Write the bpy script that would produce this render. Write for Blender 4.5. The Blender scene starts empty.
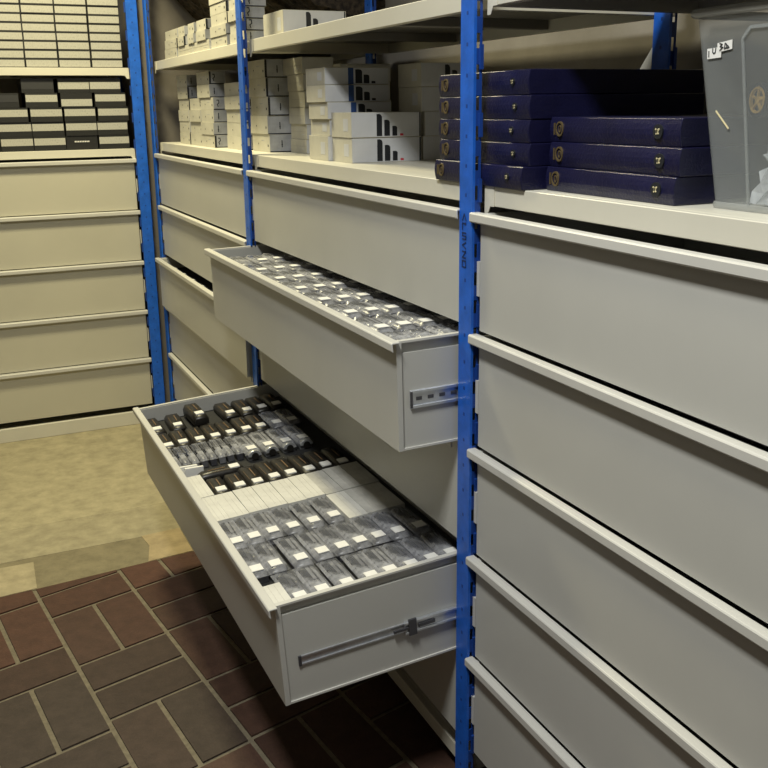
import bpy, math, random
from mathutils import Vector, Matrix
rnd = random.Random(7)
SC = bpy.context.scene
COL = SC.collection

# ------------------------------------------------------------------ materials
def mat(name, col, rough=.5, metal=0., noise=0., nscale=8., bump=0., bscale=60., spec=.5, coat=0., col2=None, ao=False):
    m = bpy.data.materials.new(name); m.use_nodes = True
    nt = m.node_tree; b = nt.nodes['Principled BSDF']
    b.inputs['Base Color'].default_value = (*col, 1)
    b.inputs['Roughness'].default_value = rough
    b.inputs['Metallic'].default_value = metal
    b.inputs['Specular IOR Level'].default_value = spec
    b.inputs['Coat Weight'].default_value = coat
    tc = nt.nodes.new('ShaderNodeTexCoord')
    if noise or col2:
        n = nt.nodes.new('ShaderNodeTexNoise'); n.inputs['Scale'].default_value = nscale
        n.inputs['Detail'].default_value = 6; n.inputs['Roughness'].default_value = .6
        nt.links.new(tc.outputs['Object'], n.inputs['Vector'])
        r = nt.nodes.new('ShaderNodeValToRGB')
        r.color_ramp.elements[0].position = .35; r.color_ramp.elements[1].position = .65
        c2 = col2 or tuple(min(1, c*(1+noise)) for c in col)
        c1 = col if col2 else tuple(c*(1-noise) for c in col)
        r.color_ramp.elements[0].color = (*c1, 1); r.color_ramp.elements[1].color = (*c2, 1)
        nt.links.new(n.outputs['Fac'], r.inputs['Fac']); nt.links.new(r.outputs['Color'], b.inputs['Base Color'])
    if bump:
        n2 = nt.nodes.new('ShaderNodeTexNoise'); n2.inputs['Scale'].default_value = bscale; n2.inputs['Detail'].default_value = 5
        nt.links.new(tc.outputs['Object'], n2.inputs['Vector'])
        bp = nt.nodes.new('ShaderNodeBump'); bp.inputs['Strength'].default_value = bump; bp.inputs['Distance'].default_value = .004
        nt.links.new(n2.outputs['Fac'], bp.inputs['Height']); nt.links.new(bp.outputs['Normal'], b.inputs['Normal'])
    return m

def clear_mat(name, tint, alpha, rough=.12, bump=.0, bscale=60):
    m = bpy.data.materials.new(name); m.use_nodes = True
    nt = m.node_tree; nt.nodes.remove(nt.nodes['Principled BSDF'])
    out = nt.nodes['Material Output']
    tr = nt.nodes.new('ShaderNodeBsdfTransparent'); tr.inputs[0].default_value = (*[min(1, .80+.2*t) for t in tint], 1)
    p = nt.nodes.new('ShaderNodeBsdfPrincipled'); p.inputs['Base Color'].default_value = (*tint, 1)
    p.inputs['Roughness'].default_value = rough; p.inputs['Specular IOR Level'].default_value = .7
    mx = nt.nodes.new('ShaderNodeMixShader'); mx.inputs[0].default_value = alpha
    nt.links.new(tr.outputs[0], mx.inputs[1]); nt.links.new(p.outputs[0], mx.inputs[2]); nt.links.new(mx.outputs[0], out.inputs[0])
    if bump:
        tc = nt.nodes.new('ShaderNodeTexCoord'); n = nt.nodes.new('ShaderNodeTexNoise'); n.inputs['Scale'].default_value = bscale; n.inputs['Detail'].default_value = 3
        nt.links.new(tc.outputs['Object'], n.inputs['Vector'])
        bp = nt.nodes.new('ShaderNodeBump'); bp.inputs['Strength'].default_value = bump; bp.inputs['Distance'].default_value = .01
        nt.links.new(n.outputs['Fac'], bp.inputs['Height']); nt.links.new(bp.outputs['Normal'], p.inputs['Normal'])
        # crumpled film: more opaque along its creases
        r = nt.nodes.new('ShaderNodeMapRange'); r.inputs[1].default_value = .42; r.inputs[2].default_value = .7
        r.inputs[3].default_value = alpha*.5; r.inputs[4].default_value = min(1, alpha*1.9)
        nt.links.new(n.outputs['Fac'], r.inputs[0]); nt.links.new(r.outputs[0], mx.inputs[0])
    return m

M = {}
M['grey'] = mat('drawer_grey_paint', (.53, .525, .485), .38, noise=.03, nscale=3)
M['lip'] = mat('drawer_lip_lit_tone', (.62, .61, .565), .4, noise=.03, nscale=5)  # paler than the panels: light on the upturned lips put into the colour
M['cream'] = mat('shelf_cream_paint', (.68, .655, .555), .4, noise=.03, nscale=4)
M['under'] = mat('shelf_underside_shade', (.22, .21, .19), .5)  # shade beneath the decks put into a darker tone
M['blue'] = mat('post_blue_paint', (.014, .125, .60), .40, noise=.14, nscale=30, bump=.08, bscale=90)
M['blue_d'] = mat('post_shaded_blue', (.008, .05, .27), .5)  # darker blue puts shade into the flanges, teeth and punched marks
M['ink'] = mat('dark_blue_ink', (.006, .022, .10), .7)
M['steel'] = mat('zinc_steel', (.58, .60, .63), .28, metal=.75, noise=.1, nscale=40)
M['steel_d'] = mat('dark_steel', (.10, .10, .11), .4, metal=.6)
M['black'] = mat('black_plastic', (.016, .014, .012), .38, noise=.3, nscale=40)
M['blackcase'] = mat('black_card', (.012, .012, .011), .55)
M['brownline'] = mat('tan_trim', (.21, .13, .065), .45)
M['gold'] = mat('gold_foil', (.17, .125, .055), .5, metal=.4)
M['creamgrey'] = mat('cream_grey_paint', (.56, .535, .43), .4, noise=.03, nscale=3)
M['cream_mark'] = mat('cream_foil_and_glint', (.75, .66, .40), .5)
M['navy'] = mat('navy_leatherette', (.009, .009, .040), .30, noise=.22, nscale=14, bump=.22, bscale=220, spec=.5)
M['white'] = mat('white_card', (.55, .56, .58), .6, noise=.05, nscale=14)
M['whitewarm'] = mat('warm_white_card', (.53, .51, .43), .65, noise=.07, nscale=18, bump=.08)
M['shadeface'] = mat('shaded_side_card', (.36, .37, .39), .6, noise=.16, nscale=26)  # carton sides turned from the light; their shade is in this grey
M['sticker'] = mat('sticker_paper', (.86, .85, .81), .6, noise=.04, nscale=60)
M['seam'] = mat('seam_shadow', (.42, .40, .36), .7)
M['bluemark'] = mat('blue_stripe_print', (.02, .06, .20), .5)
M['redmark'] = mat('red_print', (.5, .03, .05), .5)
M['blackmark'] = mat('black_print_and_shade', (.012, .014, .018), .5)
M['phone'] = mat('grey_phone_plastic', (.15, .15, .16), .3, noise=.55, nscale=14)
M['phone2'] = mat('dark_phone_plastic', (.075, .075, .085), .3, noise=.45, nscale=18)
M['phone3'] = mat('mid_grey_phone_plastic', (.25, .25, .26), .3, noise=.5, nscale=14)
M['screen'] = mat('phone_screen', (.012, .014, .02), .12)
M['padded'] = mat('white_foam_wrap', (.67, .66, .61), .6, noise=.07, nscale=22, bump=.25, bscale=50)
M['padded_g'] = mat('grey_white_foam_wrap', (.52, .51, .47), .55, noise=.12, nscale=22, bump=.25, bscale=50)
M['bag'] = clear_mat('clear_bag_film', (.66, .67, .71), .30, .22, bump=.6, bscale=30)
M['tub'] = clear_mat('cloudy_clear_plastic', (.55, .58, .575), .24, .3)
M['tubrim'] = clear_mat('cloudy_clear_rim', (.42, .43, .41), .6, .35)
M['tubbag'] = clear_mat('polythene_film', (.92, .95, .98), .85, .2, bump=.8, bscale=14)
M['brass'] = mat('old_brass', (.42, .28, .09), .4, metal=.3, noise=.3, nscale=30)
M['plaster'] = mat('grey_tan_plaster', (.30, .275, .235), .9, noise=.12, nscale=5, bump=.3, bscale=25)
M['plaster_b'] = mat('brown_grey_plaster', (.155, .14, .122), .9, noise=.15, nscale=4, bump=.3, bscale=25)
M['plaster_d'] = mat('dark_plaster', (.09, .085, .08), .9, noise=.12, nscale=5)
M['rubble'] = mat('dark_rubble_stone', (.006, .005, .004), .9, nscale=55, col2=(.075, .055, .036), bump=1., bscale=70)
M['white_wall'] = mat('white_ceiling_paint', (.38, .37, .34), .9, noise=.05)
M['plinthdark'] = mat('dark_gap', (.02, .02, .02), .8)
M['labelpaper'] = mat('printed_spine_label', (.70, .68, .56), .6)
def printed(m):
    nt = m.node_tree; b = nt.nodes['Principled BSDF']
    tc = nt.nodes.new('ShaderNodeTexCoord'); mp = nt.nodes.new('ShaderNodeMapping'); mp.inputs['Scale'].default_value = (330, 8, 110)
    n = nt.nodes.new('ShaderNodeTexNoise'); n.inputs['Scale'].default_value = 1; n.inputs['Detail'].default_value = 2
    r = nt.nodes.new('ShaderNodeValToRGB'); r.color_ramp.elements[0].position = .36; r.color_ramp.elements[1].position = .46
    r.color_ramp.elements[0].color = (.36, .35, .31, 1); r.color_ramp.elements[1].color = (.46, .45, .395, 1)
    nt.links.new(tc.outputs['Object'], mp.inputs[0]); nt.links.new(mp.outputs[0], n.inputs['Vector'])
    nt.links.new(n.outputs['Fac'], r.inputs[0]); nt.links.new(r.outputs[0], b.inputs['Base Color'])
printed(M['labelpaper'])

# ------------------------------------------------------------------ mesh builder
class MB:
    def __init__(s): s.v = []; s.f = []; s.m = []; s.sm = []
    def add(s, vs, fs, m=0, smooth=False):
        o = len(s.v); s.v += [tuple(v) for v in vs]
        for f in fs: s.f.append([i+o for i in f]); s.m.append(m); s.sm.append(smooth)
        return s
    def box(s, x0, x1, y0, y1, z0, z1, m=0):
        vs = [(x, y, z) for z in (z0, z1) for y in (y0, y1) for x in (x0, x1)]
        return s.add(vs, [(0,2,3,1),(4,5,7,6),(0,1,5,4),(2,6,7,3),(0,4,6,2),(1,3,7,5)], m)
    def prism(s, prof, axis, a, b, m=0, smooth=False):
        """extrude a closed 2-D profile along x, y or z"""
        n = len(prof)
        def P(p, t): return {'x': (t, p[0], p[1]), 'y': (p[0], t, p[1]), 'z': (p[0], p[1], t)}[axis]
        vs = [P(p, a) for p in prof]+[P(p, b) for p in prof]
        s.add(vs, [tuple(range(n))[::-1], tuple(range(n, 2*n))], m)
        o = len(s.v)-2*n
        for i in range(n):
            j = (i+1) % n; s.f.append([o+i, o+j, o+n+j, o+n+i]); s.m.append(m); s.sm.append(smooth)
        return s
    def loft(s, rings, m=0, smooth=True, caps=True):
        n = len(rings[0]); o = len(s.v)
        for r in rings: s.v += [tuple(p) for p in r]
        for k in range(len(rings)-1):
            for i in range(n):
                j = (i+1) % n; s.f.append([o+k*n+i, o+k*n+j, o+(k+1)*n+j, o+(k+1)*n+i]); s.m.append(m); s.sm.append(smooth)
        if caps:
            s.f.append([o+i for i in range(n)][::-1]); s.m.append(m); s.sm.append(False)
            s.f.append([o+(len(rings)-1)*n+i for i in range(n)]); s.m.append(m); s.sm.append(False)
        return s
    def disc(s, c, r, axis, t, m=0, n=20, r_in=0., sy=1.):
        """thin disc or ring whose face looks along -axis (x or y), thickness t"""
        def P(a, rr, d):
            u, w = rr*math.cos(a)*sy, rr*math.sin(a)
            return (c[0]+d, c[1]+u, c[2]+w) if axis == 'x' else (c[0]+u, c[1]+d, c[2]+w) if axis == 'y' else (c[0]+u, c[1]+w, c[2]+d)
        A = [2*math.pi*i/n for i in range(n)]
        if r_in <= 0:
            vs = [P(a, r, 0) for a in A]+[P(a, r, t) for a in A]
            fs = [tuple(range(n)), tuple(range(n, 2*n))]+[(i, (i+1) % n, n+(i+1) % n, n+i) for i in range(n)]
        else:
            vs = [P(a, r, 0) for a in A]+[P(a, r_in, 0) for a in A]+[P(a, r, t) for a in A]+[P(a, r_in, t) for a in A]
            fs = []
            for i in range(n):
                j = (i+1) % n
                fs += [(i, j, n+j, n+i), (2*n+i, 3*n+i, 3*n+j, 2*n+j), (i, 2*n+i, 2*n+j, j), (n+i, n+j, 3*n+j, 3*n+i)]
        return s.add(vs, fs, m)
    def build(s, name, mats, parent=None, bevel=0., seg=2, loc=None):
        me = bpy.data.meshes.new(name); me.from_pydata(s.v, [], s.f)
        for k in (mats if isinstance(mats, (list, tuple)) else [mats]): me.materials.append(M[k])
        for p, mi, sm in zip(me.polygons, s.m, s.sm): p.material_index = mi; p.use_smooth = sm
        import bmesh
        b = bmesh.new(); b.from_mesh(me); bmesh.ops.recalc_face_normals(b, faces=b.faces); b.to_mesh(me); b.free()
        o = bpy.data.objects.new(name, me); COL.objects.link(o)
        if parent: o.parent = parent
        if loc: o.location = loc
        if bevel:
            bv = o.modifiers.new('Bevel', 'BEVEL'); bv.width = bevel; bv.segments = seg; bv.limit_method = 'ANGLE'; bv.angle_limit = math.radians(50)
        return o

def empty(name, loc=(0, 0, 0)):
    o = bpy.data.objects.new(name, None); COL.objects.link(o); o.location = loc; o.empty_display_size = .05; return o
def tag(o, label, cat, group=None):
    o['label'] = label; o['category'] = cat
    if group: o['group'] = group
    return o
def struct(o, label=None):
    o['kind'] = 'structure'
    if label: o['label'] = label
    return o
def copy_tree(o):
    r = o.copy(); COL.objects.link(r)
    for ch in o.children:
        c = ch.copy(); COL.objects.link(c); c.parent = r
        for g in ch.children:
            d = g.copy(); COL.objects.link(d); d.parent = c
    return r
ORD = ['first', 'second', 'third', 'fourth', 'fifth', 'sixth', 'seventh', 'eighth', 'ninth', 'tenth', 'eleventh', 'twelfth']

def strokes(mb, polylines, org, ux, uz, nrm, w, m):
    """pen strokes: ux,uz map the 2-D drawing into space, nrm lifts them off the surface"""
    org, ux, uz, nrm = map(Vector, (org, ux, uz, nrm))
    for pl in polylines:
        for (a, b), (c, d) in zip(pl[:-1], pl[1:]):
            p = org+ux*a+uz*b; q = org+ux*c+uz*d; t = (q-p)
            if t.length < 1e-6: continue
            t.normalize(); sd = nrm.cross(t).normalized()*w/2; e = t*w*.35
            lift = nrm*.0006
            vs = [p-e+sd, p-e-sd, q+e-sd, q+e+sd]
            mb.add([v for v in vs]+[v+lift for v in vs], [(0,1,2,3),(4,5,6,7),(0,1,5,4),(1,2,6,5),(2,3,7,6),(3,0,4,7)], m)

# ------------------------------------------------------------------ room shell
XW, YB_WALL, XL, YN, ZC = .50, 3.30, -1.62, -2.4, 2.75
struct(MB().box(XW, XW+.1, YN-.1, YB_WALL+.1, -.1, ZC+.1).build('wall_right', 'plaster'))
struct(MB().box(XL-.1, XW+.1, YB_WALL, YB_WALL+.1, -.1, ZC+.1).build('wall_back', 'plaster_b'))
struct(MB().box(XL-.1, XL, YN-.1, YB_WALL+.1, -.1, ZC+.1).build('wall_left', 'plaster_d'))
struct(MB().box(-.042, XW, 2.765, YB_WALL, 0, ZC).build('trim_2', 'plaster_b'), 'grey-brown wall pier closing the end of the right-hand racks')
struct(MB().box(XL-.1, XW+.1, YN-.1, YN, -.1, ZC+.1).build('wall_front', 'plaster_d'))
struct(MB().box(XL-.1, XW+.1, YN-.1, YB_WALL+.1, ZC, ZC+.1).build('ceiling', 'white_wall'))

# dark rough stone springing from the corner above the shelves
def rubble():
    prof = [(.50, 1.63), (.41, 1.655), (.331, 1.682), (.255, 1.712), (.195, 1.765), (.14, 1.825), (.06, 1.91), (-.1, 2.12), (-.1, 2.74), (.50, 2.74)]
    mb = MB(); rings = []; n = 70
    r2 = random.Random(3)
    for k in range(n+1):
        y = 1.47+(2.764-1.47)*k/n
        rings.append([(x+(r2.uniform(-.018, .018) if 0 < i < 8 else 0), y, z+(r2.uniform(-.018, .018) if 0 < i < 8 else 0)) for i, (x, z) in enumerate(prof)])
    mb.loft(rings, smooth=False); return mb.build('trim_1', 'rubble')
struct(rubble(), 'dark mottled rough stone arch above the shelves')

# ---- floor: brick paving in a basket pattern, then old concrete towards the back
def floor_materials():
    for nm, rough in (('brick', .62), ('mortar', .85), ('concrete', .75)):
        m = bpy.data.materials.new('floor_'+nm); m.use_nodes = True; nt = m.node_tree; b = nt.nodes['Principled BSDF']
        b.inputs['Roughness'].default_value = rough; b.inputs['Specular IOR Level'].default_value = .35
        at = nt.nodes.new('ShaderNodeAttribute'); at.attribute_name = 'Col'
        tc = nt.nodes.new('ShaderNodeTexCoord')
        n = nt.nodes.new('ShaderNodeTexNoise'); n.inputs['Scale'].default_value = {'brick': 26, 'mortar': 60, 'concrete': 16}[nm]; n.inputs['Detail'].default_value = 8; n.inputs['Roughness'].default_value = .65
        nt.links.new(tc.outputs['Object'], n.inputs['Vector'])
        r = nt.nodes.new('ShaderNodeMapRange'); r.inputs[1].default_value = .25; r.inputs[2].default_value = .75; r.inputs[3].default_value = .7; r.inputs[4].default_value = 1.28
        nt.links.new(n.outputs['Fac'], r.inputs[0])
        mx = nt.nodes.new('ShaderNodeVectorMath'); mx.operation = 'SCALE'
        nt.links.new(at.outputs['Color'], mx.inputs[0]); nt.links.new(r.outputs[0], mx.inputs['Scale'])
        nt.links.new(mx.outputs[0], b.inputs['Base Color'])
        n2 = nt.nodes.new('ShaderNodeTexNoise'); n2.inputs['Scale'].default_value = 120; n2.inputs['Detail'].default_value = 6
        nt.links.new(tc.outputs['Object'], n2.inputs['Vector'])
        bp = nt.nodes.new('ShaderNodeBump'); bp.inputs['Strength'].default_value = .35; bp.inputs['Distance'].default_value = .003
        nt.links.new(n2.outputs['Fac'], bp.inputs['Height']); nt.links.new(bp.outputs['Normal'], b.inputs['Normal'])
        M['floor_'+nm] = m
floor_materials()
def bound(x): return 1.318+.085*(x+.84)            # where the brick ends
def make_floor():
    mb = MB(); cols = []
    def poly(pts, z0, z1, m, c):
        n = len(pts)
        mb.add([(x, y, z0) for x, y in pts]+[(x, y, z1) for x, y in pts],
               [tuple(range(n)), tuple(range(n, 2*n))]+[(i, (i+1) % n, n+(i+1) % n, n+i) for i in range(n)], m)
        cols.extend([c]*(n+2))
    # mortar bed under the bricks and slab body
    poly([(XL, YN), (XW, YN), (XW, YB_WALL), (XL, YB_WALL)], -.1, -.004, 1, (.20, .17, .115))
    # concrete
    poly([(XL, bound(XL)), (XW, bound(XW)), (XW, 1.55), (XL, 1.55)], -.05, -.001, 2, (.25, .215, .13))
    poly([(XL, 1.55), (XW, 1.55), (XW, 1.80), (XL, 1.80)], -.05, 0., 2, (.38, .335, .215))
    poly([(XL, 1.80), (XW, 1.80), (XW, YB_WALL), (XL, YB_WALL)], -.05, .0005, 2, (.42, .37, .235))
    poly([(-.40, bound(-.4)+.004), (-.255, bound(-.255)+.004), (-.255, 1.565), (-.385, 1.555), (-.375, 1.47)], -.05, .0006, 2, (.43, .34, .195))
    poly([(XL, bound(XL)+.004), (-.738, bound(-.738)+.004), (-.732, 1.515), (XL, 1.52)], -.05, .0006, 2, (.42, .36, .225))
    # basket-weave bricks in the skewed frame of the old floor
    def P(c, v): return (-.682+.255*c-.135*v-.012*math.sin(c), .844+.066*c+v)
    r = random.Random(11)
    def brick(c0, c1, v0, v1):
        g = .0065; gc = g/.255
        c0 += gc; c1 -= gc; v0 += g; v1 -= g
        pts = [P(c0, v0), P(c1, v0), P(c1, v1), P(c0, v1)]
        out = []                                      # cut at the concrete edge
        for (a, b) in zip(pts, pts[1:]+pts[:1]):
            fa, fb = bound(a[0])-a[1], bound(b[0])-b[1]
            if fa >= 0: out.append(a)
            if (fa > 0) != (fb > 0):
                t = fa/(fa-fb); out.append((a[0]+(b[0]-a[0])*t, a[1]+(b[1]-a[1])*t))
        if len(out) < 3: return
        out = [(min(max(x, XL), XW), max(y, YN)) for x, y in out]
        vm = (v0+v1)/2; k = min(1, max(0, (vm+.02)/.22))
        cold, warm = (.052, .037, .029), (.090, .041, .027)
        t = min(1, max(0, k+r.uniform(-.2, .2))); q = r.uniform(.85, 1.15)
        if c0 > 1 and vm < .3: t = max(t, .65); q *= .9
        if vm < -.56: t = max(t, .55)
        poly(out, -.03, r.uniform(-.0005, .0008), 0, tuple((a+(b-a)*t)*q for a, b in zip(cold, warm)))
    starts = {-1: ('H1', .40), 0: ('H2', .283), 1: ('H2', .01), 2: ('V', .15), 3: ('H2', .29), 4: ('V', .05), -2: ('V', .28), -3: ('H2', .2), -4: ('V', .3)}
    for c, (kind, v) in starts.items():
        vtop = v
        seq_up = kind; vv = v
        seq = kind
        while vv < 1.2:                               # away from the camera
            if seq == 'V': brick(c, c+.5, vv, vv+.272); brick(c+.5, c+1, vv, vv+.272); vv += .272; seq = 'H1' if c == -1 else 'H2'
            elif seq == 'H1': brick(c, c+1, vv, vv+.136); vv += .136; seq = 'V'
            else: brick(c, c+1, vv, vv+.137); brick(c, c+1, vv+.137, vv+.274); vv += .274; seq = 'V'
        vv = v; seq = 'V' if kind != 'V' else ('H1' if c == -1 else 'H2')
        while vv > -3.4:                              # towards the camera
            if seq == 'V': brick(c, c+.5, vv-.28, vv); brick(c+.5, c+1, vv-.28, vv); vv -= .28; seq = 'H1' if c == -1 else 'H2'
            elif seq == 'H1': brick(c, c+1, vv-.138, vv); vv -= .138; seq = 'V'
            else: brick(c, c+1, vv-.132, vv); brick(c, c+1, vv-.264, vv-.132); vv -= .264; seq = 'V'
    o = mb.build('floor', ['floor_brick', 'floor_mortar', 'floor_concrete'])
    ca = o.data.color_attributes.new('Col', 'FLOAT_COLOR', 'CORNER')
    k = 0
    for p, c in zip(o.data.polygons, cols):
        for li in p.loop_indices: ca.data[li].color = (*c, 1)
    return o
struct(make_floor(), 'dark red brick paving meeting worn yellowish concrete')

# ------------------------------------------------------------------ racking
PW, PD = .045, .016          # post width and depth
L = 1.335                    # bay length
def post_mesh(z0, z1, teeth=True):
    """slotted upright, face towards -x, centred on y=0, front face at x=0"""
    mb = MB(); h = PW/2; t = .0022
    mb.box(0, t, -h, h, z0, z1, 0)
    for s in (-1, 1):
        y0, y1 = (s*h-t, s*h) if s > 0 else (s*h, s*h+t)
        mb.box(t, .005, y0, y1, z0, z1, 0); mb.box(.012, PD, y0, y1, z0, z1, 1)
        z = z0
        while z < z1-.05:
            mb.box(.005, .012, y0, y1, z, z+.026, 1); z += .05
        # serrated return edge at the back
        z = z0+.012
        while z < z1-.05:
            a, b = (y1, y1+.005) if s > 0 else (y0-.005, y0)
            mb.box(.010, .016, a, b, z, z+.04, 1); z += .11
    # row of small punched marks down the face
    z = z0+.03
    while z < z1-.03:
        mb.box(-.0004, 0, -.0025, .0025, z, z+.006, 1); z += .05
    mb.box(0, PD, -h, h, z0, z0+.004, 1)
    return mb
def add_post(parent, x, y, z1=2.12, rot=0., name='post'):
    o = post_mesh(.003, z1).build(name, ['blue', 'blue_d'], parent); o.location = (x, y, 0); o.rotation_euler.z = rot; return o

def shelf_mb(x0, x1, y0, y1, zt, edge=.034):
    """folded sheet shelf: deck, rolled front edge, back and end beams"""
    mb = MB()
    mb.box(x0+.016, x1, y0, y1, zt-.004, zt, 0)
    mb.box(x0, x0+.016, y0, y1, zt-edge, zt, 0)
    mb.box(x1-.004, x1, y0, y1, zt-edge, zt-.004, 0)
    mb.box(x0+.016, x1-.004, y0, y0+.012, zt-edge, zt-.004, 0); mb.box(x0+.016, x1-.004, y1-.012, y1, zt-edge, zt-.004, 0)
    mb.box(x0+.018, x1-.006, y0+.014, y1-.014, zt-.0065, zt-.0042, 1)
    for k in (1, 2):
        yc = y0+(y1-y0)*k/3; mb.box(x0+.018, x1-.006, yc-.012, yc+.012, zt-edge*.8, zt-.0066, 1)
    return mb
def clip_mb(x0, y, s, zt, edge=.034):
    """white end bracket of a shelf beam, wrapping below the beam beside the post"""
    z0 = zt-edge-.013
    prof = [(y, zt), (y, z0), (y+s*.010, z0), (y+s*.018, zt-edge), (y+s*.03, zt-edge), (y+s*.03, zt)]
    return MB().prism(prof, 'x', x0-.0015, x0+.0, 0)

def drawer_mb(xf, y0, y1, zt, h=.205, depth=.445, dx=0):
    """open-topped sheet-steel drawer; front outer face at xf"""
    mb = MB(); t = .0025; zb = zt-h
    mb.box(xf, xf+t, y0, y1, zb, zt, 0)                                   # front
    mb.box(xf+depth-t, xf+depth, y0+.01, y1-.01, zb, zt-.03, 0)           # back
    mb.box(xf+t, xf+depth-t, y0+.008, y1-.008, zb+.002, zb+.005, 0)       # bottom
    for s, y in ((1, y0), (-1, y1)):
        a, b = sorted((y+s*.004, y+s*.0105)); mb.box(xf+t, xf+depth, a, b, zb, zt-.024, 0); a, b = sorted((y+s*.0105, y+s*.0125)); mb.box(xf+t, xf+depth, a, b, zb, zt-.004, 0)
        a, b = sorted((y, y+s*.0105)); mb.box(xf+t, xf+depth, a, b, zt-.004, zt, 1)              # rim flange
        a, b = sorted((y+s*.001, y+s*.0105)); mb.box(xf+t, xf+depth, a, b, zb, zb+.004, 1)       # bottom flange
        a, b = sorted((y, y+s*.002)); mb.box(xf+t, xf+.010, a, b, zb, zt-.004, 0)                # corner return
    return mb
def lip_mb(xf, y0, y1, zt, d=.016):
    """folded grip strip along the top of the drawer front"""
    mb = MB()
    mb.prism([(xf+.002, zt+.0015), (xf-d+.002, zt+.0015), (xf-d, zt-.001), (xf-d, zt-.013), (xf-d+.002, zt-.016), (xf-d+.0045, zt-.0155), (xf-d+.0035, zt-.013), (xf-d+.003, zt-.0015), (xf+.002, zt-.0015)], 'y', y0, y1, 0)
    return mb

def drawer(parent, xf, y0, y1, zt, h=.205, label=None, lip_over=.008, depth=.445, d=.016):
    o = drawer_mb(xf, y0, y1, zt, h, depth).build('drawer', ['grey', 'lip'], parent)
    if label: o['label'] = label
    lip_mb(xf, y0-lip_over, y1+lip_over, zt, d).build('grip_lip', 'lip', o, bevel=.0008, seg=1)
    return o
def tilt_drawer(o, x_pivot, z_pivot, slope):
    """a drawer pulled out on its runners hangs slightly nose-down"""
    th = -math.atan(slope)
    Mx = Matrix.Translation((x_pivot, 0, z_pivot)) @ Matrix.Rotation(th, 4, 'Y') @ Matrix.Translation((-x_pivot, 0, -z_pivot))
    o.matrix_local = Mx

ZS, ZU, DEPTH = 1.253, 1.578, .47
row = tag(empty('drawer_rack'), 'long grey drawer rack with blue slotted posts along the right-hand wall', 'storage rack')
XP = -.030
for y in (-L, 0, L, 2*L):
    add_post(row, XP, y); add_post(row, .378, y)
    mb = MB(); mb.add([(.384, y+.02, 1.50), (.384, y+.02, 1.44), (.384, y+.20, 1.26), (.384, y+.20, 1.29), (.387, y+.02, 1.50), (.387, y+.02, 1.44), (.387, y+.20, 1.26), (.387, y+.20, 1.29)], [(0,1,2,3),(4,5,6,7),(0,1,5,4),(1,2,6,5),(2,3,7,6),(3,0,4,7)], 0)
    if y == 0: mb.build('diagonal_brace', 'cream', row)
SH = PW/2
for b, y0 in ((0, -L), (1, 0), (2, L)):
    ya, yb = y0+SH+.001, y0+L-SH-.001
    for zt, nm in ((.072, 'bottom_shelf'), (ZS, 'shelf'), (ZU, 'shelf')):
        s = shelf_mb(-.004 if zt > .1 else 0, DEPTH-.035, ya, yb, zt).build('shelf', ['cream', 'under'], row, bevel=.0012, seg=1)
        for yy, sg in ((ya, 1), (yb, -1)):
            clip_mb(-.0045 if zt > .1 else -.0005, yy, sg, zt).build('corner_clip', 'cream', s)
# closed drawers
xf = -.020
Dz = [1.207-.2163*k for k in range(5)]
for k in range(5): drawer(row, xf, -L+.030, -.0355, Dz[k], h=.207, lip_over=.0135, label='closed grey drawer front in the nearest bay')
for k in (0, 2, 4): drawer(row, xf, .030, L-.0355, Dz[k]+(.001 if k == 0 else 0), h=.207, lip_over=.0075 if k == 0 else -.008, label='closed grey drawer front in the middle bay')
for k in (0, 1, 3, 4): drawer(row, xf, L+.030, 2*L-.0355, Dz[k], h=.207, lip_over=.006, label='closed grey drawer front in the far bay')
d_far = drawer(row, -.046, L+.030, 2*L-.030, .7672, h=.207, lip_over=.006, depth=.445, label='far-bay drawer standing slightly open')
# the two open drawers of the middle bay
E2, Z2, S2 = .154, .9842, .003/.154
E4, Z4, S4 = .401, .5442, .025/.401
Y0, Y1 = .027, L-.012
d2 = drawer(row, -E2, Y0, Y1, Z2, h=.2088, lip_over=.012, depth=.445, d=.015, label='upper drawer pulled partly open in the middle bay')
d4 = drawer(row, -E4, Y0, Y1, Z4, h=.2088, lip_over=.010, depth=.445, d=.015, label='lower drawer pulled fully open in the middle bay')
# liners the contents lie on
DEP4, TH4 = .024, .022
DEP2, TH2 = .009, .021
def liner(o, xa, xb, zt): MB().box(xa, xb, Y0+.0115, Y1-.0115, zt-.006, zt, 0).build('liner', 'plinthdark', o)
liner(d4, -E4+.004, -E4+.438, Z4-DEP4-TH4-.001); liner(d2, -E2+.004, -E2+.438, Z2-DEP2-TH2-.001)
MB().box(-.042, .390, L+.044, 2*L-.044, .7672-.052, .7672-.047, 0).build('liner', 'plinthdark', d_far)
# telescopic runners on the near sides
def runner4():
    y = Y0+.0075
    o = MB()
    z = .418; a, b = -.367, .005
    o.box(a, -.135, y-.004, y+.0005, z-.010, z+.010, 0); o.box(a+.004, -.135, y-.0065, y-.004, z-.010, z-.006, 0); o.box(a+.004, -.135, y-.0065, y-.004, z+.006, z+.010, 0)
    o.box(a, a+.006, y-.0068, y-.004, z-.011, z+.011, 1)
    o.box(-.15, b, y-.010, y-.004, z-.013, z+.013, 0); o.box(-.15, b, y-.0125, y-.010, z-.013, z-.008, 0); o.box(-.15, b, y-.0125, y-.010, z+.008, z+.013, 0)
    o.box(-.143, -.126, y-.0145, y-.010, z-.016, z+.019, 1); o.box(-.175, -.143, y-.0135, y-.010, z-.002, z+.004, 1); o.box(-.122, -.085, y-.0128, y-.010, z-.004, z+.004, 1)
    return o.build('slide_runner', ['steel', 'steel_d'], d4, bevel=.0006, seg=1)
r4 = runner4(); r4['label'] = 'bright steel slide runner'
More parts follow.
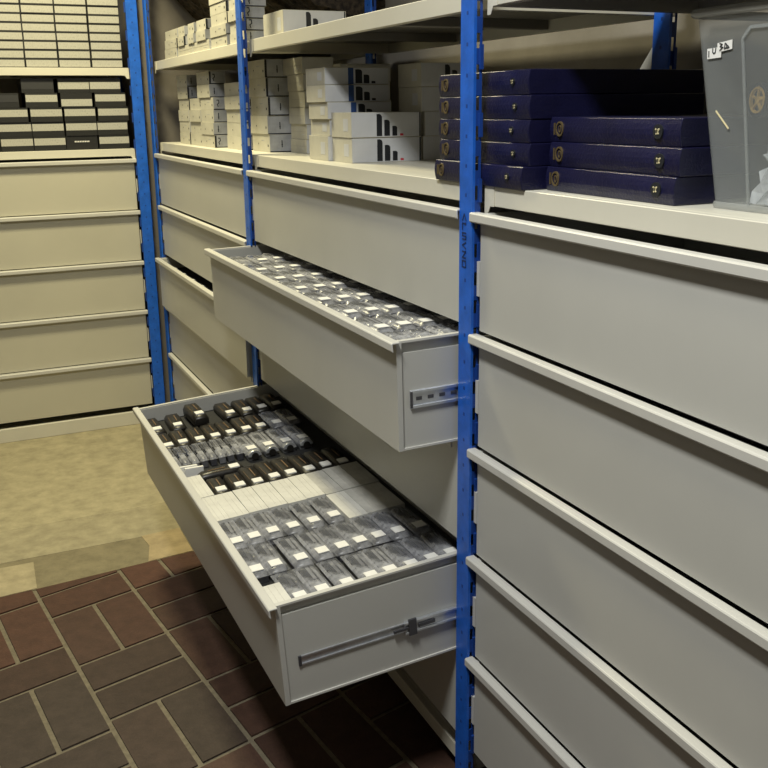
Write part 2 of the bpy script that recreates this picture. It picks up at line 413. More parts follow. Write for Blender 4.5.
def runner2():
    y = Y0+.0075; o = MB(); z = .871; a, b = -.128, .015
    o.box(a, b, y-.005, y+.0005, z-.017, z+.017, 0); o.box(a, b, y-.0085, y-.005, z-.017, z-.011, 0); o.box(a, b, y-.0085, y-.005, z+.011, z+.017, 0)
    for k in range(5): o.box(a+.012+.024*k, a+.024+.024*k, y-.0062, y-.005, z-.003, z+.004, 1)
    o.box(a, a+.004, y-.009, y-.005, z-.016, z+.016, 1)
    return o.build('slide_runner', ['steel', 'steel_d'], d2, bevel=.0006, seg=1)
r2 = runner2(); r2['label'] = 'bright steel slide runner'
tilt_drawer(d2, 0, Z2, S2); tilt_drawer(d4, 0, Z4, S4)
# runner brackets showing beside the posts
for y in (0, L, 2*L):
    for k in range(5):
        for s in (-1, 1):
            if s > 0: continue
            MB().box(-.0205, .010, -.0335, -.0245, -.031, .031, 0).build('runner_bracket', 'lip', row, loc=(0, y, Dz[k]-.115))
# maker's stamp scribbled down the nearest post
mb = MB()
G = [[[(0, 0), (.5, 1), (1, 0)]], [[(1, 1), (0, 1), (0, 0)]], [[(1, 1), (0, 1), (0, .5), (1, .5), (1, 0), (0, 0)]], [[(1, 1), (0, .5), (1, 0)]], [[(0, 1), (1, 1), (0, 0), (1, 0)]], [[(0, 0), (0, 1), (1, 1), (1, 0), (0, 0)]]]
for i, g in enumerate(G):
    strokes(mb, g, (XP-.0004, .010, 1.192-.0165*i), (0, -.012, 0), (0, 0, .011), (-1, 0, 0), .0020, 0)
mb.build('stamped_marks', 'ink', row)

# ---- cabinet against the back wall
YBK, XB = 2.75, -.0482
bk = tag(empty('drawer_rack', (XB-L/2, YBK, 0)), 'cream five-drawer rack with blue post facing the camera at the back', 'storage rack')
def bl(o, loc=None): o.matrix_parent_inverse = Matrix.Translation((-(XB-L/2), -YBK, 0)); return o
for x in (XB-SH, XB-SH-L):
    for yy, rot in ((YBK-.026, math.pi/2*1), (YBK+.46, -math.pi/2)):
        p = post_mesh(.003, 2.12).build('post', ['blue', 'blue_d'], bk); p.location = (x, yy, 0); p.rotation_euler.z = rot; bl(p)
def xmap(mb):  # a mesh written for a front facing -x, turned to face -y : (x,y)->(-(y)..)
    mb.v = [(-y, x, z) for x, y, z in mb.v]; return mb
xa, xb = -(XB-PW-.001), -(XB-L+.001)      # along -x
def turned(mb, name, mats, parent=bk, **k):
    mb.v = [(-y+XB, x+YBK, z) for x, y, z in mb.v]
    o = mb.build(name, mats, parent, **k)
    if parent is bk: bl(o)
    return o
for zt in (1.227, 1.557):
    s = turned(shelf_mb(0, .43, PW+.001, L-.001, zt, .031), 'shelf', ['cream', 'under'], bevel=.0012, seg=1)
    for yy, sg in ((PW+.001, 1), (L-.001, -1)):
        turned(clip_mb(-.0005, yy, sg, zt, .031), 'corner_clip', 'cream', s)
for k in range(5):
    zt = 1.184-.22*k
    o = turned(drawer_mb(0, PW+.008, L-.008, zt, .2150, .445), 'drawer', ['creamgrey', 'lip']); o['label'] = 'closed cream-grey drawer of the back cabinet'
    turned(lip_mb(0, PW+.001, L-.001, zt, .022), 'grip_lip', 'lip', o, bevel=.0008, seg=1)
    turned(MB().box(-.002, .03, PW+.001, PW+.005, zt-.145, zt-.085, 0), 'runner_bracket', 'lip')
turned(MB().box(-.004, .012, PW+.001, L-.001, .001, .062, 0).box(.012, .42, PW+.001, L-.001, .001, .03, 0), 'plinth', 'cream', bevel=.0015, seg=1)

# ------------------------------------------------------------------ black cases on the back cabinet
def case_proto(w, h, d, lw, lh, lz, kind, name='black_case'):
    r = empty(name)
    mb = MB().box(-w/2, w/2, 0, d, 0, h, 0)
    mb.box(-w/2+.003, w/2-.003, -.0005, 0, h*.5-.0005, h*.5+.0005, 0)
    mb.build('case_body', 'blackcase', r, bevel=.0015)
    if kind == 'label': MB().box(-lw/2, lw/2, -.0009, -.0002, lz, lz+lh, 0).build('spine_label', 'labelpaper', r)
    elif kind == 'dark': MB().box(-lw/2, lw/2, -.0009, -.0002, lz, lz+lh, 0).build('spine_label', 'darklabel', r)
    elif kind == 'text':
        t = MB()
        for i in range(9): t.box(-.030+.0068*i, -.0255+.0068*i, -.0007, -.0002, lz+.009, lz+.0145, 0)
        t.build('printed_line', 'sticker', r)
    return r
M['darklabel'] = mat('dark_spine_label', (.035, .035, .036), .5)
cx_up = [-.1765, -.3065, -.4345, -.562, -.69]
proto = None
for c, cx in enumerate(cx_up):
    for j in range(9):
        if proto is None: proto = o = case_proto(.1265, .0345, .19, .121, .0262, .0035, 'label')
        else: o = copy_tree(proto)
        o.location = (cx+rnd.uniform(-.001, .001)-.0012*j*0, 2.765+rnd.uniform(0, .006), 1.557+.0347*j+.0003)
        tag(o, f'white-labelled black case, upper back shelf, {ORD[c]} column from post, {ORD[j]} row up', 'case', 'black cases on the upper back shelf')
hh = .0578
rowsM = [  # (x centre, kind) from the bottom row up, right to left
    [(-.173, 'label'), (-.3045, 'text'), (-.433, 'label'), (-.561, 'label'), (-.69, 'label')],
    [(-.176, 'label'), (-.303, 'label'), (-.435, 'label'), (-.562, 'label'), (-.69, 'label')],
    [(-.169, 'label'), (-.304, 'label'), (-.437, 'label'), (-.571, 'label'), (-.70, 'label')],
    [(-.176, 'label'), (-.313, 'label2'), (-.450, 'label'), (-.601, 'dark')],
    [(-.193, 'label'), (-.319, 'label'), (-.461, 'dark')]]
pm = {}
for j, rw in enumerate(rowsM):
    for c, (cx, kd) in enumerate(rw):
        lz = .022
        if kd == 'label2': kd2, lz = 'label', .004
        else: kd2 = kd
        if j == 4: lz = .014
        key = (kd2, lz)
        if key not in pm: pm[key] = o = case_proto(.1255, hh-.0008, .19, .1225, .028, lz, kd2)
        else: o = copy_tree(pm[key])
        o.location = (cx, 2.765+rnd.uniform(0, .008), 1.227+hh*j+.0003)
        if kd == 'text': lb = 'black case printed with a small white line, bottom row of the middle back shelf'
        elif kd == 'dark': lb = f'black case with dark grey label, middle back shelf, {ORD[j]} row up'
        else: lb = f'thick white-labelled black case, middle back shelf, {ORD[j]} row up, {ORD[c]} from post'
        tag(o, lb, 'case', 'thick black cases on the middle back shelf')

# ------------------------------------------------------------------ white boxes on the right-hand shelves
def carton(x, y, z, sx, sy, sz, style, label, group):
    """carton with its near left corner (-x,-y) at x,y"""
    mb = MB(); mb.box(0, sx, 0, sy, 0, sz, 0)
    e = .0005
    # make the -x end warm / -y side printed, its shade painted grey on dots style
    mats = {'dots': ['whitewarm', 'shadeface', 'blackmark'], 'plain': ['whitewarm', 'white', 'blackmark', 'seam'], 'bars': ['whitewarm', 'white', 'blackmark', 'redmark', 'bluemark'], 'bars_blue': ['whitewarm', 'white', 'blackmark', 'redmark', 'bluemark']}[style]
    mb.box(.001, sx-.001, -e, 0, .001, sz-.001, 1)
    if style == 'dots':
        for zz in (.30,): mb.box(-e, 0, .012, .020, sz*zz, sz*zz+.007, 2)
        mb.box(-e, 0, sy*.62, sy*.62+.005, sz*.4, sz*.4+.005, 2)
        if rnd.random() < .6: mb.box(-e, 0, sy*.3, sy*.3+.03, sz*.62, sz*.62+.002, 1)
        # curled black mark and dark edge on the side
        k = rnd.random()
        strokes(mb, [[(0, 1), (.5, 1), (.6, .5), (.1, .2), (.3, -.2)]] if k < .25 else [[(.4, .9), (.4, -.2)], [(.3, .2), (.5, .2)]], (sx*.22, -e, sz*.35), (.012, 0, 0), (0, 0, .018), (0, -1, 0), .003, 2)
        mb.box(0, .007, -2*e, -e, .001, sz-.001, 2) if rnd.random() < .4 else None
        mb.box(.001, sx-.001, -2*e, -e, 0, .003, 2)  # dark foot strip: shade between stacked boxes, painted on
    elif style == 'plain':
        if sy > .1: mb.box(-e, 0, sy*.15, sy*.3, sz*.3, sz*.34, 1)
        mb.box(-e, 0, .006, sy-.01, sz*.5, sz*.5+.0008, 3)
    else:
        def bar(x0, x1, h, m, z0=.003):
            w = x1-x0; h = h*(sz-.006)
            prof = [(x0, z0), (x1, z0), (x1, z0+h*.86), (x1-w*.18, z0+h*.96), (x1-w*.5, z0+h), (x0, z0+h*.99)]
            mb.prism(prof, 'y', -2.2*e, -e, m)
        q = sz/.06
        if style == 'bars':
            bar(.0675, .082, .98, 2); bar(.088, .103, .72, 2); bar(.110, .123, .44, 2); bar(.131, .140, .10, 3)
        else:
            mb.box(.064, .079, -2.2*e, -e, .001, sz-.001, 4); bar(.084, .103, .96, 2); bar(.107, .123, .6, 2); bar(.129, .140, .16, 2)
        mb.box(sx-.006, sx-.002, -2.2*e, -e, .001, sz-.001, 2) if style == 'bars' else None
        mb.box(-e, 0, .02, .05, sz*.25, sz*.75, 1)
    o = mb.build('white_carton', mats, None, bevel=.0012, seg=1, loc=(x, y, z))
    return tag(o, label, 'box', group)
def stack(x, y, z, sx, sy, hs, style, where, group, jit=.004, specials={}):
    zz = z+.0004
    n = len(hs)
    for i, h in enumerate(hs):
        dx, dy = (rnd.uniform(-jit, jit), rnd.uniform(-jit, jit)) if i else (0, 0)
        sdx, sdy, ssy = specials.get(i, (0, 0, 0))
        pos = 'bottom box' if i == 0 else ('top box' if i == n-1 else f'{ORD[i]} box up')
        carton(x+dx+sdx, y+dy+sdy, zz, sx, sy+ssy, h-.0006, style, f'{pos} of {where}', group)
        zz += h
G1 = 'white cartons on the middle shelf'
stack(.081, 1.43, ZS, .16, .178, [.0545, .0565, .0565, .0565, .055], 'dots', 'stack with shaded grey sides right of the far blue post', G1, specials={4: (0, .012, 0), 3: (0, .008, 0)})
stack(.142, 1.267, ZS, .10, .14, [.041, .0445, .048, .048, .048], 'plain', 'narrow plain white stack, middle shelf', G1)
carton(.136, 1.27, ZS+.2304, .10, .17, .047, 'plain', 'wide white box topping the narrow plain white stack', G1)
stack(.050, .857, ZS, .178, .135, [.0625, .0415, .0425, .0425, .0425], 'bars_blue', 'white stack with blue stripe and black bars', G1, jit=.006)
stack(.061, .725, ZS, .190, .128, [.0605, .0605], 'bars', 'front white pair with black bars and red tips', G1, jit=.003)
stack(.258, .730, ZS, .170, .130, [.0605, .0605, .0595, .058], 'bars', 'four-high white stack behind the front barred pair', G1, jit=.006)
stack(.225, 1.195, ZS, .16, .062, [.0512]*5, 'plain', 'shadowed white stack at the back of the middle shelf', G1)
stack(.058, 1.64, ZS, .13, .19, [.0435]*5, 'dots', 'cream stack left of the far blue post, middle shelf', G1)
hG = [.0435, .0435, .043, .0425, .045, .044]
stack(.033, 1.905, ZS, .060, .175, hG, 'dots', 'six-high cream stack with shaded grey sides, far bay, middle shelf', G1, specials={5: (-.004, .03, 0), 4: (0, .03, 0)})
stack(.036, 2.092, ZS, .060, .175, hG[:4], 'dots', 'short four-high cream stack in the far bay', G1)
stack(.040, 2.30, ZS, .060, .165, hG, 'dots', 'leftmost cream stack of the far bay', G1)
G2 = 'white cartons on the top shelf'
hr = .034
for i in range(2):
    for nm, y0, ln in (('cream box at the left end', 2.255, .2), ('white box second from left', 2.14, .095), ('white box third from left', 1.995, .085), ('white box fourth from left', 1.83, .125)):
        carton(.0+.004*i, y0, ZU+.0004+hr*(i+1), .14, ln, hr-.0006, 'dots' if i else 'dots', f'{nm}, {"top" if i else "middle"} layer, low pile, far top shelf', G2)
carton(.0, 2.265, ZU+.0004, .14, .20, hr-.0006, 'dots', 'cream box at left end, bottom layer, low pile, far top shelf', G2)
carton(.004, 2.03, ZU+.0004, .14, .225, hr-.0006, 'plain', 'long white box in the bottom layer of low pile on far top shelf', G2)
carton(.004, 1.80, ZU+.0004, .14, .22, hr-.0006, 'plain', 'right-hand white box, bottom layer, low pile, far top shelf', G2)
stack(.005, 1.585, ZU, .12, .19, [hr]*7, 'dots', 'tall cream stack on far top shelf left of the post', G2, jit=.003)
stack(.012, 1.42, ZU, .07, .155, [hr]*7, 'dots', 'tall cream stack behind the far post on the top shelf', G2, jit=.003)
carton(.05, 1.171, ZU+.0004, .188, .177, .071, 'bars', 'single white box with black bars alone on the top shelf', G2)

# ------------------------------------------------------------------ navy binders
def binder(x, y, z, sx, sy, sz, label, group, i, small=False):
    """slip-cased album lying flat, spine towards -x"""
    r = empty('navy_binder', (x, y, z))
    mb = MB(); t = .004
    n = 5
    # rounded spine and two boards
    prof = [(0, .004)]+[(-.004*math.sin(math.pi*k/n)-.0005, sz*(.06+.88*k/n)) for k in range(n+1)]+[(0, sz-.001), (sx, sz-.001), (sx, sz-t), (sx, t), (sx, 0), (0, 0)]
    prof = [(0, 0)]+[(-.003*math.sin(math.pi*k/n), sz*(.04+.92*k/n)) for k in range(n+1)]+[(.001, sz), (sx, sz), (sx, 0)]
    mb.prism(prof, 'y', 0, sy, 0)
    mb.build('slip_case', 'navy', r, bevel=.0022, seg=2)
    e = MB(); ey, ez = (.038 if not small else .045)+.004*((i*7) % 3-1), sz*.52
    e.disc((-.0050, ey, ez), .0098 if not small else .0062, 'x', .004, 0, 18)
    e.build('emblem_disc', 'blackmark', r)
    e = MB(); R5 = .0048 if not small else .0030
    strokes(e, [[(-1, .8), (-.2, .4), (.8, .9)], [(-.6, .5), (.5, -.7)], [(.5, .5), (-.6, -.8)], [(-.4, .6), (-.3, -.4)]], (-.0051, ey, ez), (0, -R5*.8, 0), (0, 0, R5*.8), (-1, 0, 0), .0019, 0)
    e.build('emblem_mark', 'cream_mark', r)
    e = MB(); gy = sy-.028
    e.disc((-.0044, gy, ez), .0115, 'x', .004, 0, 24, r_in=.009, sy=.85)
    e.disc((-.0043, gy-.001, ez), .0055, 'x', .003, 0, 16, r_in=.004, sy=.6)
    e.box(-.0046, -.001, gy+.0125, gy+.0145, ez-.009, ez+.009, 0)
    e.build('gilt_number', 'gold', r)
    return tag(r, label, 'binder', group)
GB = 'navy binders on the near shelf'
pos5 = ['bottom', 'second', 'middle', 'fourth', 'topmost']
zz = ZS+.0004
for i in range(5):
    h = (.0375, .0365, .037, .0385, .0395)[i]
    y0 = (-.147, -.145, -.142, -.143, -.139)[i]
    binder((-.010, .005, .005, .005, .005)[i], y0, zz, .355, (.298, .305, .305, .305, .302)[i], h-.0006, f'{pos5[i]} navy binder of the five-high stack behind the blue post', GB, i, small=True); zz += h
zz = ZS+.0004
for i in range(3):
    binder((.030, .033, .036)[i], (-.457, -.461, -.456)[i], zz, .33, .300, .0377, f'{("bottom", "middle", "top")[i]} navy binder of the three-high stack beside the clear tub', GB, i); zz += .0383

# ------------------------------------------------------------------ clear tub with its contents
def make_tub():
    x0, x1, ya, yb, z0, z1 = .062, .42, -.955, -.492, ZS+.001, 1.500
    r = tag(empty('clear_tub', ((x0+x1)/2, (ya+yb)/2, z0)), 'cloudy clear plastic tub with rim and two small stickers beside the navy binders', 'tub')
    ox, oy = (x0+x1)/2, (ya+yb)/2
    hx, hy, H = (x1-x0)/2, (yb-ya)/2, z1-z0
    def ring(sx, sy, z, rad=.012, n=5):
        out = []
        for (cx, cy, a0) in ((sx-rad, sy-rad, 0), (-sx+rad, sy-rad, 90), (-sx+rad, -sy+rad, 180), (sx-rad, -sy+rad, 270)):
            for k in range(n+1):
                a = math.radians(a0+90*k/n); out.append((cx+rad*math.cos(a), cy+rad*math.sin(a), z))
        return out
    mb = MB(); fl = .03
    k = lambda t: (hx+.016*t, hy+.040*t)
    outer = [ring(*k(t), H*t) for t in (0, .02, .25, .5, .75, 1)]
    inner = [ring(k(t)[0]-.003, k(t)[1]-.003, max(H*t, .004)) for t in (1, .75, .5, .25, .03)]
    mb.loft(outer, 0, True, False); nr = len(outer[0]); mb.f.append(list(range(nr))); mb.m.append(0); mb.sm.append(False)
    # pressed panel outline on the side facing the aisle
    def on_side(y, z): return (-(hx+.016*z/H)-.0008, y, z)
    for pts in ([(.166, .006), (.184, .208), (.172, .220), (-.155, .220), (-.165, .19), (-.17, .006)],):
        for (a, b), (c, d) in zip(pts[:-1], pts[1:]):
            p, q = Vector(on_side(a, b)), Vector(on_side(c, d)); t = (q-p).normalized(); sd = Vector((1, 0, 0)).cross(t)*.002; o = Vector((-.002, 0, 0))
            vs = [p+sd, p-sd, q-sd, q+sd]; mb.add(vs+[v+o for v in vs], [(0,1,2,3),(4,5,6,7),(0,1,5,4),(1,2,6,5),(2,3,7,6),(3,0,4,7)], 0)
    mb.build('tub_body', 'tub', r)
    rm = MB(); kt = k(1)
    rm.loft([ring(kt[0]+.003, kt[1]+.003, H-.009), ring(kt[0]+.006, kt[1]+.006, H-.006), ring(kt[0]+.006, kt[1]+.006, H-.001), ring(kt[0]+.004, kt[1]+.004, H+.002), ring(kt[0]-.002, kt[1]-.002, H+.002), ring(kt[0]-.002, kt[1]-.002, H-.006), ring(kt[0]+.0005, kt[1]+.0005, H-.009), ring(kt[0]+.003, kt[1]+.003, H-.009)], 0, True, False)
    rm.build('rolled_rim', 'tubrim', r)
    ft = MB().loft([ring(hx+.002, hy+.002, -.0005), ring(hx+.003, hy+.003, .004), ring(hx+.002, hy+.002, .008)], 0, True, False); ft.build('foot_rim', 'tubrim', r)
    # two stickers with hand-drawn figures, on the sloping aisle side
    def sticker(yc, zc, w, h, glyph, tilt):
        mb = MB(); c = Vector(on_side(yc, zc)); c.x -= .0008
        uy = Vector((0, -1, 0))*math.cos(tilt)+Vector((0, 0, 1))*math.sin(tilt); uz = Vector((-.016/H, 0, 1)); n = Vector((-1, 0, -.06)).normalized()
        vs = [c-uy*w/2-uz*h/2, c+uy*w/2-uz*h/2, c+uy*w/2+uz*h/2, c-uy*w/2+uz*h/2]
        mb.add(vs+[v+n*.0005 for v in vs], [(0,1,2,3),(4,5,6,7),(0,1,5,4),(1,2,6,5),(2,3,7,6),(3,0,4,7)], 0)
        strokes(mb, glyph, c-uy*w/2-uz*h/2+n*.0006, uy*w, uz*h, n, .0012, 1)
        return mb.build('sticker', ['sticker', 'blackmark'], r)
    sticker(-.492-oy, 1.4470-z0, .024, .0125, [[(.14, .2), (.14, .75)], [(.42, .95), (.42, .6), (.5, .45), (.6, .55), (.64, .95)]], .05)
    sticker(-.510-oy, 1.4545-z0, .025, .011, [[(.18, .9), (.35, .75), (.2, .55), (.4, .4), (.18, .15)], [(.55, .8), (.5, .2), (.66, .3), (.62, .7)], [(.7, .5), (.8, .25), (.66, .2)]], .12)
    gl = MB(); strokes(gl, [[(0, 0), (1, -1)]], on_side(-.497-oy, .122), (0, -.023, 0), (0, 0, .021), (-1, 0, 0), .0022, 0); gl.build('painted_glint', 'cream_mark', r)  # pale streak modelled as a glint on the tub wall
    return r, ox, oy, z0
tub, tox, toy, tz = make_tub()
# black and gold wheel-like ornament and a folded polythene bag, inside the tub
def wheel():
    mb = MB(); mb.disc((0, 0, 0), .031, 'x', .012, 1, 28, r_in=.0245); mb.disc((-.001, 0, 0), .0235, 'x', .006, 0, 24, r_in=.020); mb.disc((0, 0, 0), .007, 'x', .009, 0, 14)
    for k in range(5):
        a = 2*math.pi*k/5+.4; u = Vector((0, math.cos(a), math.sin(a))); w = Vector((0, -math.sin(a), math.cos(a)))*.0022
        vs = [u*.005+w, u*.005-w, u*.0265-w*.45, u*.0265+w*.45]; o = Vector((.004, 0, 0))
        mb.add(vs+[v+o for v in vs], [(0,1,2,3),(4,5,6,7),(0,1,5,4),(1,2,6,5),(2,3,7,6),(3,0,4,7)], 0)
    o = mb.build('wheel_ornament', ['brass', 'blackmark'], None, loc=(.070, -.547, 1.389))
    o.scale = (.68, .68, .68); o.rotation_euler = (0, 0, -.22); return tag(o, 'black and gold spoked wheel ornament seen through the clear tub', 'ornament')
wheel()
def bag():
    mb = MB(); r = random.Random(5); rings = []; n = 28
    sq = lambda v: math.copysign(abs(v)**.35, v)
    for k in range(9):
        t = k/8; z = .112*t; s = (1-.10*t*t)
        rings.append([((.125*sq(math.cos(2*math.pi*i/n))*s*(1+r.uniform(-.08, .08)))+.01, .16*sq(math.sin(2*math.pi*i/n))*s*(1+r.uniform(-.08, .08)), z*(1+r.uniform(-.12, .12))) for i in range(n)])
    o = mb.loft(rings, 0, False).build('polythene_bag', 'tubbag', None, loc=(tox-.041, toy+.045, tz+.006))
    return tag(o, 'crumpled clear polythene bag lying inside the clear tub', 'bag')
bag()

# ------------------------------------------------------------------ drawer contents
def phone(kind, ln=.142, w=.0455, th=.021, shade='phone'):
    """handset lying on its back, long side along y, base at z=0"""
    r = empty({'black': 'black_handset', 'grey': 'bagged_handset', 'grey_nolabel': 'bagged_handset', 'white': 'white_packet'}.get(kind, 'bagged_handset'))
    hw = w/2
    if kind == 'black':
        mb = MB()
        def ring(y, s, zt, zb=0): return [(-hw*s, y, zb), (hw*s, y, zb), (hw*s, y, zt*.55), (hw*s*.72, y, zt), (-hw*s*.72, y, zt), (-hw*s, y, zt*.55)]
        mb.loft([ring(.001, .92, th*.6), ring(.008, 1, th*.9), ring(.04, 1, th*.97), ring(ln*.7, 1, th), ring(ln*.9, .98, th*.95), ring(ln-.003, .90, th*.75), ring(ln, .84, th*.6)], 0, True)
        mb.build('handset_body', 'black', r)
        t = MB(); t.box(-.0012+.004, .0012+.004, ln*.40, ln*.78, th*.975, th+.0008, 0); t.box(-hw*.66, -hw*.62, ln*.3, ln*.7, th*.97, th+.0005, 0)
        t.build('trim_line', 'brownline', r)
        MB().box(-.012, .012, .013, .038, th*.93, th+.0018, 0).build('sticker', 'sticker', r)
    elif kind == 'white':
        mb = MB()
        mb.box(-hw, hw, .001, ln+.001, 0, th*.9, 0)
        for xx in (-.12, .42): mb.box(hw*xx-.0002, hw*xx+.0002, .003, ln-.002, th*.9, th*.9+.0004, 1)
        mb.build('packet_wrap', [shade, 'seam'], r, bevel=.003, seg=3)
    else:
        mb = MB()
        def ring(y, s, zt): return [(-hw*s, y, 0), (hw*s, y, 0), (hw*s, y, zt*.7), (hw*s*.86, y, zt), (-hw*s*.86, y, zt), (-hw*s, y, zt*.7)]
        mb.loft([ring(.004, .72, th*.6), ring(.012, .86, th*.84), ring(ln*.5, .88, th*.9), ring(ln*.9, .86, th*.84), ring(ln-.004, .74, th*.6)], 0, True)
        mb.build('handset_body', shade, r)
        s = MB(); s.box(-hw*.72, -hw*.02, ln*.36, ln*.94, th*.84, th*.92, 0); s.box(hw*.30, hw*.42, ln*.30, ln*.92, th*.84, th*.93, 0)
        for i in range(3):
            for j in range(3): s.box(-.011+.008*i, -.006+.008*i, .052+.009*j, .057+.009*j, th*.86, th*.94, 0)
        s.build('screen_and_keys', 'screen', r)
        # crinkled film
        f = MB(); rr = random.Random(int(ln*1e4)+len(shade)); nx, ny = 5, 12
        vs = []
        for j in range(ny+1):
            for i in range(nx+1):
                x = -hw+w*i/nx; y = ln*j/ny
                edge = (i in (0, nx)) or (j in (0, ny))
                z = th*(.72 if edge else .99)+(0 if edge else rr.uniform(-.0008, .0022)); vs.append((x, y, z))
        fs = [(j*(nx+1)+i, j*(nx+1)+i+1, (j+1)*(nx+1)+i+1, (j+1)*(nx+1)+i) for j in range(ny) for i in range(nx)]
        f.add(vs, fs, 0, False); f.build('clear_bag', 'bag', r)
        if kind != 'grey_nolabel': MB().box(-.012, .012, .016, .042, th+.0012, th+.0026, 0).build('sticker', 'sticker', r)
        if kind == 'silver':
            c = MB(); c.loft([[(hw*.8*math.cos(a), -.004+.0*a, th*.5+hw*.62*math.sin(a)) for a in [math.pi*i/10 for i in range(11)]], [(hw*.8*math.cos(a), .012, th*.5+hw*.62*math.sin(a)) for a in [math.pi*i/10 for i in range(11)]]], 0, True)
            c.disc((0, -.0045, th*.5), hw*.42, 'y', .002, 1, 18)
            c.build('round_end', ['chrome', 'black'], r)
    return r
M['chrome'] = mat('pale_metal', (.62, .63, .64), .3, metal=.6, noise=.2, nscale=60)
PROT = {}
def place(key, x, y, dz, zt, slope, label, cat, group, rz=0., args={}):
    k = (key, tuple(sorted(args.items())))
    if k not in PROT: PROT[k] = o = phone(key, **args)
    else: o = copy_tree(PROT[k])
    if slope == S4 and rz < 1: x = max(x, -E4+.0055+dict(args).get('w', .0455)/2)
    th = -math.atan(slope)
    o.matrix_world = Matrix.Translation((x, y, zt+slope*x+dz)) @ Matrix.Rotation(th, 4, 'Y') @ Matrix.Rotation(rz, 4, 'Z')
    o['label'] = label; o['category'] = cat; o['group'] = group
    return o
base4 = Z4-DEP4-TH4
GL = 'handsets in the lower open drawer'
def lab(what, c, rname): return f'{what}, lower drawer, {rname}, {ORD[c]} from drawer front'
r3 = random.Random(21)
def J(a=.0015): return r3.uniform(-a, a)
shades = ['phone', 'phone2', 'phone3']
xs1 = [-.376, -.331, -.287, -.235, -.186, -.145, -.099, -.053, -.009]
for c, x in enumerate(xs1):                                    # nearest row
    if c == 0: place('white', x, .048, 0, base4, S4, 'crumpled pale packet in the near left corner of the lower open drawer', 'packet', GL, args=dict(ln=.10, th=.024, shade='padded'))
    else: place('grey', x+J(.001), .050+J(.003), 0, base4, S4, lab('bagged grey handset', c, 'nearest row'), 'phone', GL, J(.02), dict(shade=shades[r3.randrange(3)]))
xs2 = [-.374, -.332, -.278, -.232, -.187, -.145, -.103, -.059, -.010]
for c, x in enumerate(xs2):
    place('grey', x+J(.001), .196+J(.003), 0, base4, S4, lab('bagged grey handset', c, 'second row'), 'phone', GL, J(.02), dict(shade=shades[r3.randrange(3)] if c < 6 else 'phone2'))
xs3 = [-.379, -.333, -.290, -.244, -.196, -.147]
for c, x in enumerate(xs3):
    place('grey', x+J(.001), .340+J(.003), 0, base4, S4, lab('bagged grey handset', c, 'third row'), 'phone', GL, J(.02), dict(shade='phone3' if c < 3 else shades[r3.randrange(3)]))
for c, x in enumerate([-.101, -.055, -.010]):
    place('white', x, .338+J(), 0, base4, S4, f'grey-white packet, lower drawer, third row, {ORD[c]} after the bagged handsets', 'packet', GL, 0, dict(shade='padded_g' if c else 'padded'))
for c in range(9):                                             # the white row
    place('white', -.377+.0462*c, .484+J(.002), .001 if c else 0, base4, S4, lab('white wrapped packet', c, 'white row'), 'packet', GL, J(.012), dict(shade='padded' if c < 6 else 'padded_g'))
place('white', -.374, .632, 0, base4, S4, 'white packet alone at the drawer front beside the first black row', 'packet', GL, 0, dict(shade='padded'))
xs4 = [-.328, -.281, -.237, -.191, -.149, -.101, -.057, -.012]
for c, x in enumerate(xs4):
    ln = .115 if c in (0, 1) else .142
    place('black', x, .630+J(.004), 0, base4, S4, lab('stickered black handset', c, 'row behind white packets'), 'phone', GL, J(.02), dict(ln=ln))
# one laid across
o = place('black', -.235, .777, 0, base4, S4, 'black handset laid crosswise behind the first black row, lower open drawer', 'phone', GL, math.pi/2, dict(ln=.12, w=.036))
# upright bagged sets packed side by side, then four with bright round ends
for c in range(8):
    x = -.385+.0235*c
    place('grey_nolabel', x, .856+J(.003), 0, base4, S4, f'thin bagged handset on edge, crinkled row, {ORD[c]} from drawer front', 'phone', GL, J(.03), dict(ln=.135, w=.0225, th=.026, shade=shades[c % 3]))
for c, x in enumerate([-.188, -.140, -.091, -.044]):
    place('silver', x, .832+J(.002), 0, base4, S4, f'bagged handset with bright round end, {ORD[c]} from the crinkled row', 'phone', GL, 0, dict(th=.025, ln=.155, w=.046, shade='phone3'))
for c, y in enumerate([.838, .822]):
    o = MB().box(-.024, .024, -.004, .004, 0, .024, 0).build('white_tag', 'sticker', None, bevel=.001)
    o.location = (-.366+.012*c, y, base4+S4*-.366); tag(o, ('farther' if c == 0 else 'nearer')+' small white tag strip at the front of the crinkled row', 'tag', 'white tag strips')
for c, x in enumerate([-.374, -.333, -.287, -.242, -.197, -.152, -.109]):
    place('black', x, 1.005+J(.003), 0, base4, S4, lab('stickered black handset', c, 'second-last row'), 'phone', GL, J(.03), {})
for c, x in enumerate([-.063, -.017]):
    place('grey', x, .998+J(.003), 0, base4, S4, f'{("left", "right")[c]} of two bagged grey handsets ending the second-last row', 'phone', GL, J(.03), dict(shade='phone2'))
for c, x in enumerate([-.374, -.314, -.247, -.155, -.105, -.058, -.012]):
    place('black', x, 1.156+J(.003), .012 if c == 2 else 0.004 if c > 2 else 0, base4, S4, lab('stickered black handset', c, 'farthest row'), 'phone', GL, J(.04), dict(th=.030) if c == 2 else {})

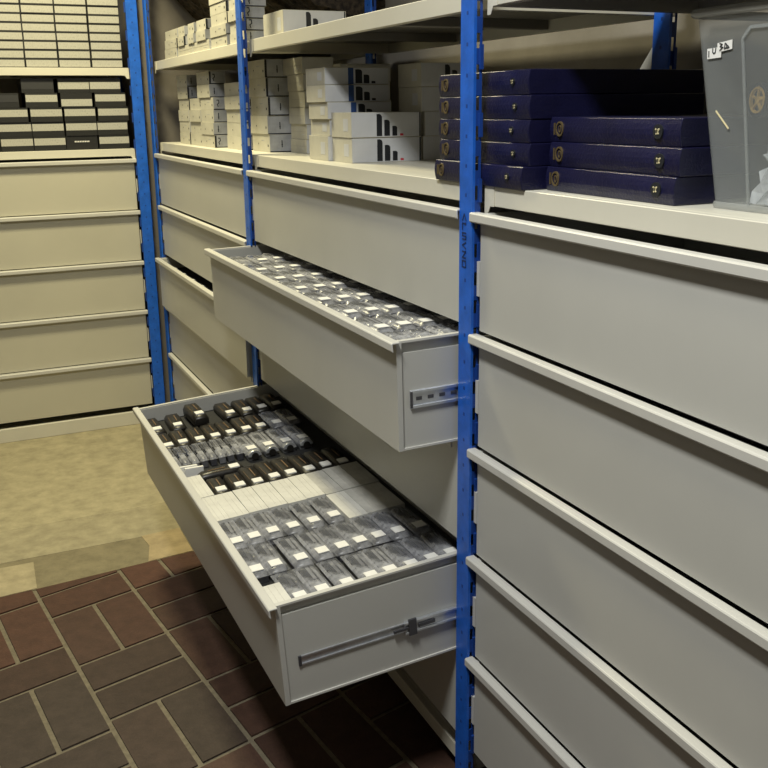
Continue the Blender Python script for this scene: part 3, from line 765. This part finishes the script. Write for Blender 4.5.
base2 = Z2-DEP2-TH2
GU = 'bagged handsets in the upper open drawer'
for j in range(8):
    for c, x in enumerate([-.112, -.065, -.018, .029]):
        key = 'grey' if j else 'grey_nolabel'
        if j == 0: PQ = dict(ln=.105)
        else: PQ = {}
        if j == 7 and c == 0: key = 'grey_nolabel'
        place(key, x+J(.002), (.042 if j == 0 else .152+.1525*(j-1))+J(.003), 0, base2, S2, f'bagged grey handset, upper drawer, {ORD[j]} row from near end, {ORD[c]} from front', 'phone', GU, J(.03), dict(shade=shades[r3.randrange(3)], **PQ))
for j in range(8):
    o = place('grey', -.018, L+.05+.152*j, 0, .7672-.0465, 0, f'bagged handset in the slightly open far drawer, {ORD[j]} from its near end', 'phone', 'handsets in the slightly open far drawer', 0, dict(shade='phone3'))

# ------------------------------------------------------------------ light
def area(name, loc, sx, sy, energy, col, rot=(0, 0, 0)):
    l = bpy.data.lights.new(name, 'AREA'); l.shape = 'RECTANGLE'; l.size = sx; l.size_y = sy; l.energy = energy; l.color = col
    o = bpy.data.objects.new(name, l); COL.objects.link(o); o.location = loc; o.rotation_euler = rot; return o
area('tube_light', (-.46, 1.80, 2.70), .26, .36, 50, (1., .90, .56))
area('tube_light', (-.92, -.70, 2.68), .26, .45, 44, (.99, 1., .965))
w = bpy.data.worlds.new('world'); SC.world = w; w.use_nodes = True
w.node_tree.nodes['Background'].inputs[0].default_value = (.9, .9, 1, 1); w.node_tree.nodes['Background'].inputs[1].default_value = .015

# ------------------------------------------------------------------ camera
yaw, pit, rol = .425, -.2517, -.0131
F = Vector((math.sin(yaw)*math.cos(pit), math.cos(yaw)*math.cos(pit), math.sin(pit)))
R = Vector((math.cos(yaw), -math.sin(yaw), 0)); U = R.cross(F)
c, s = math.cos(rol), math.sin(rol)
R, U = R*c+U*s, U*c-R*s
cd = bpy.data.cameras.new('camera'); cam = bpy.data.objects.new('camera', cd); COL.objects.link(cam)
cam.matrix_world = Matrix(((R.x, U.x, -F.x, -.8549), (R.y, U.y, -F.y, -1.457), (R.z, U.z, -F.z, 1.3872), (0, 0, 0, 1)))
cd.sensor_width = 36; cd.sensor_fit = 'HORIZONTAL'; cd.lens = 950.0/768*36
cd.shift_x = 2.7/768; cd.shift_y = -33.2/768; cd.clip_start = .02
SC.camera = cam
SC.view_settings.view_transform = 'Standard'
SC.view_settings.look = 'None'
SC.view_settings.exposure = 0
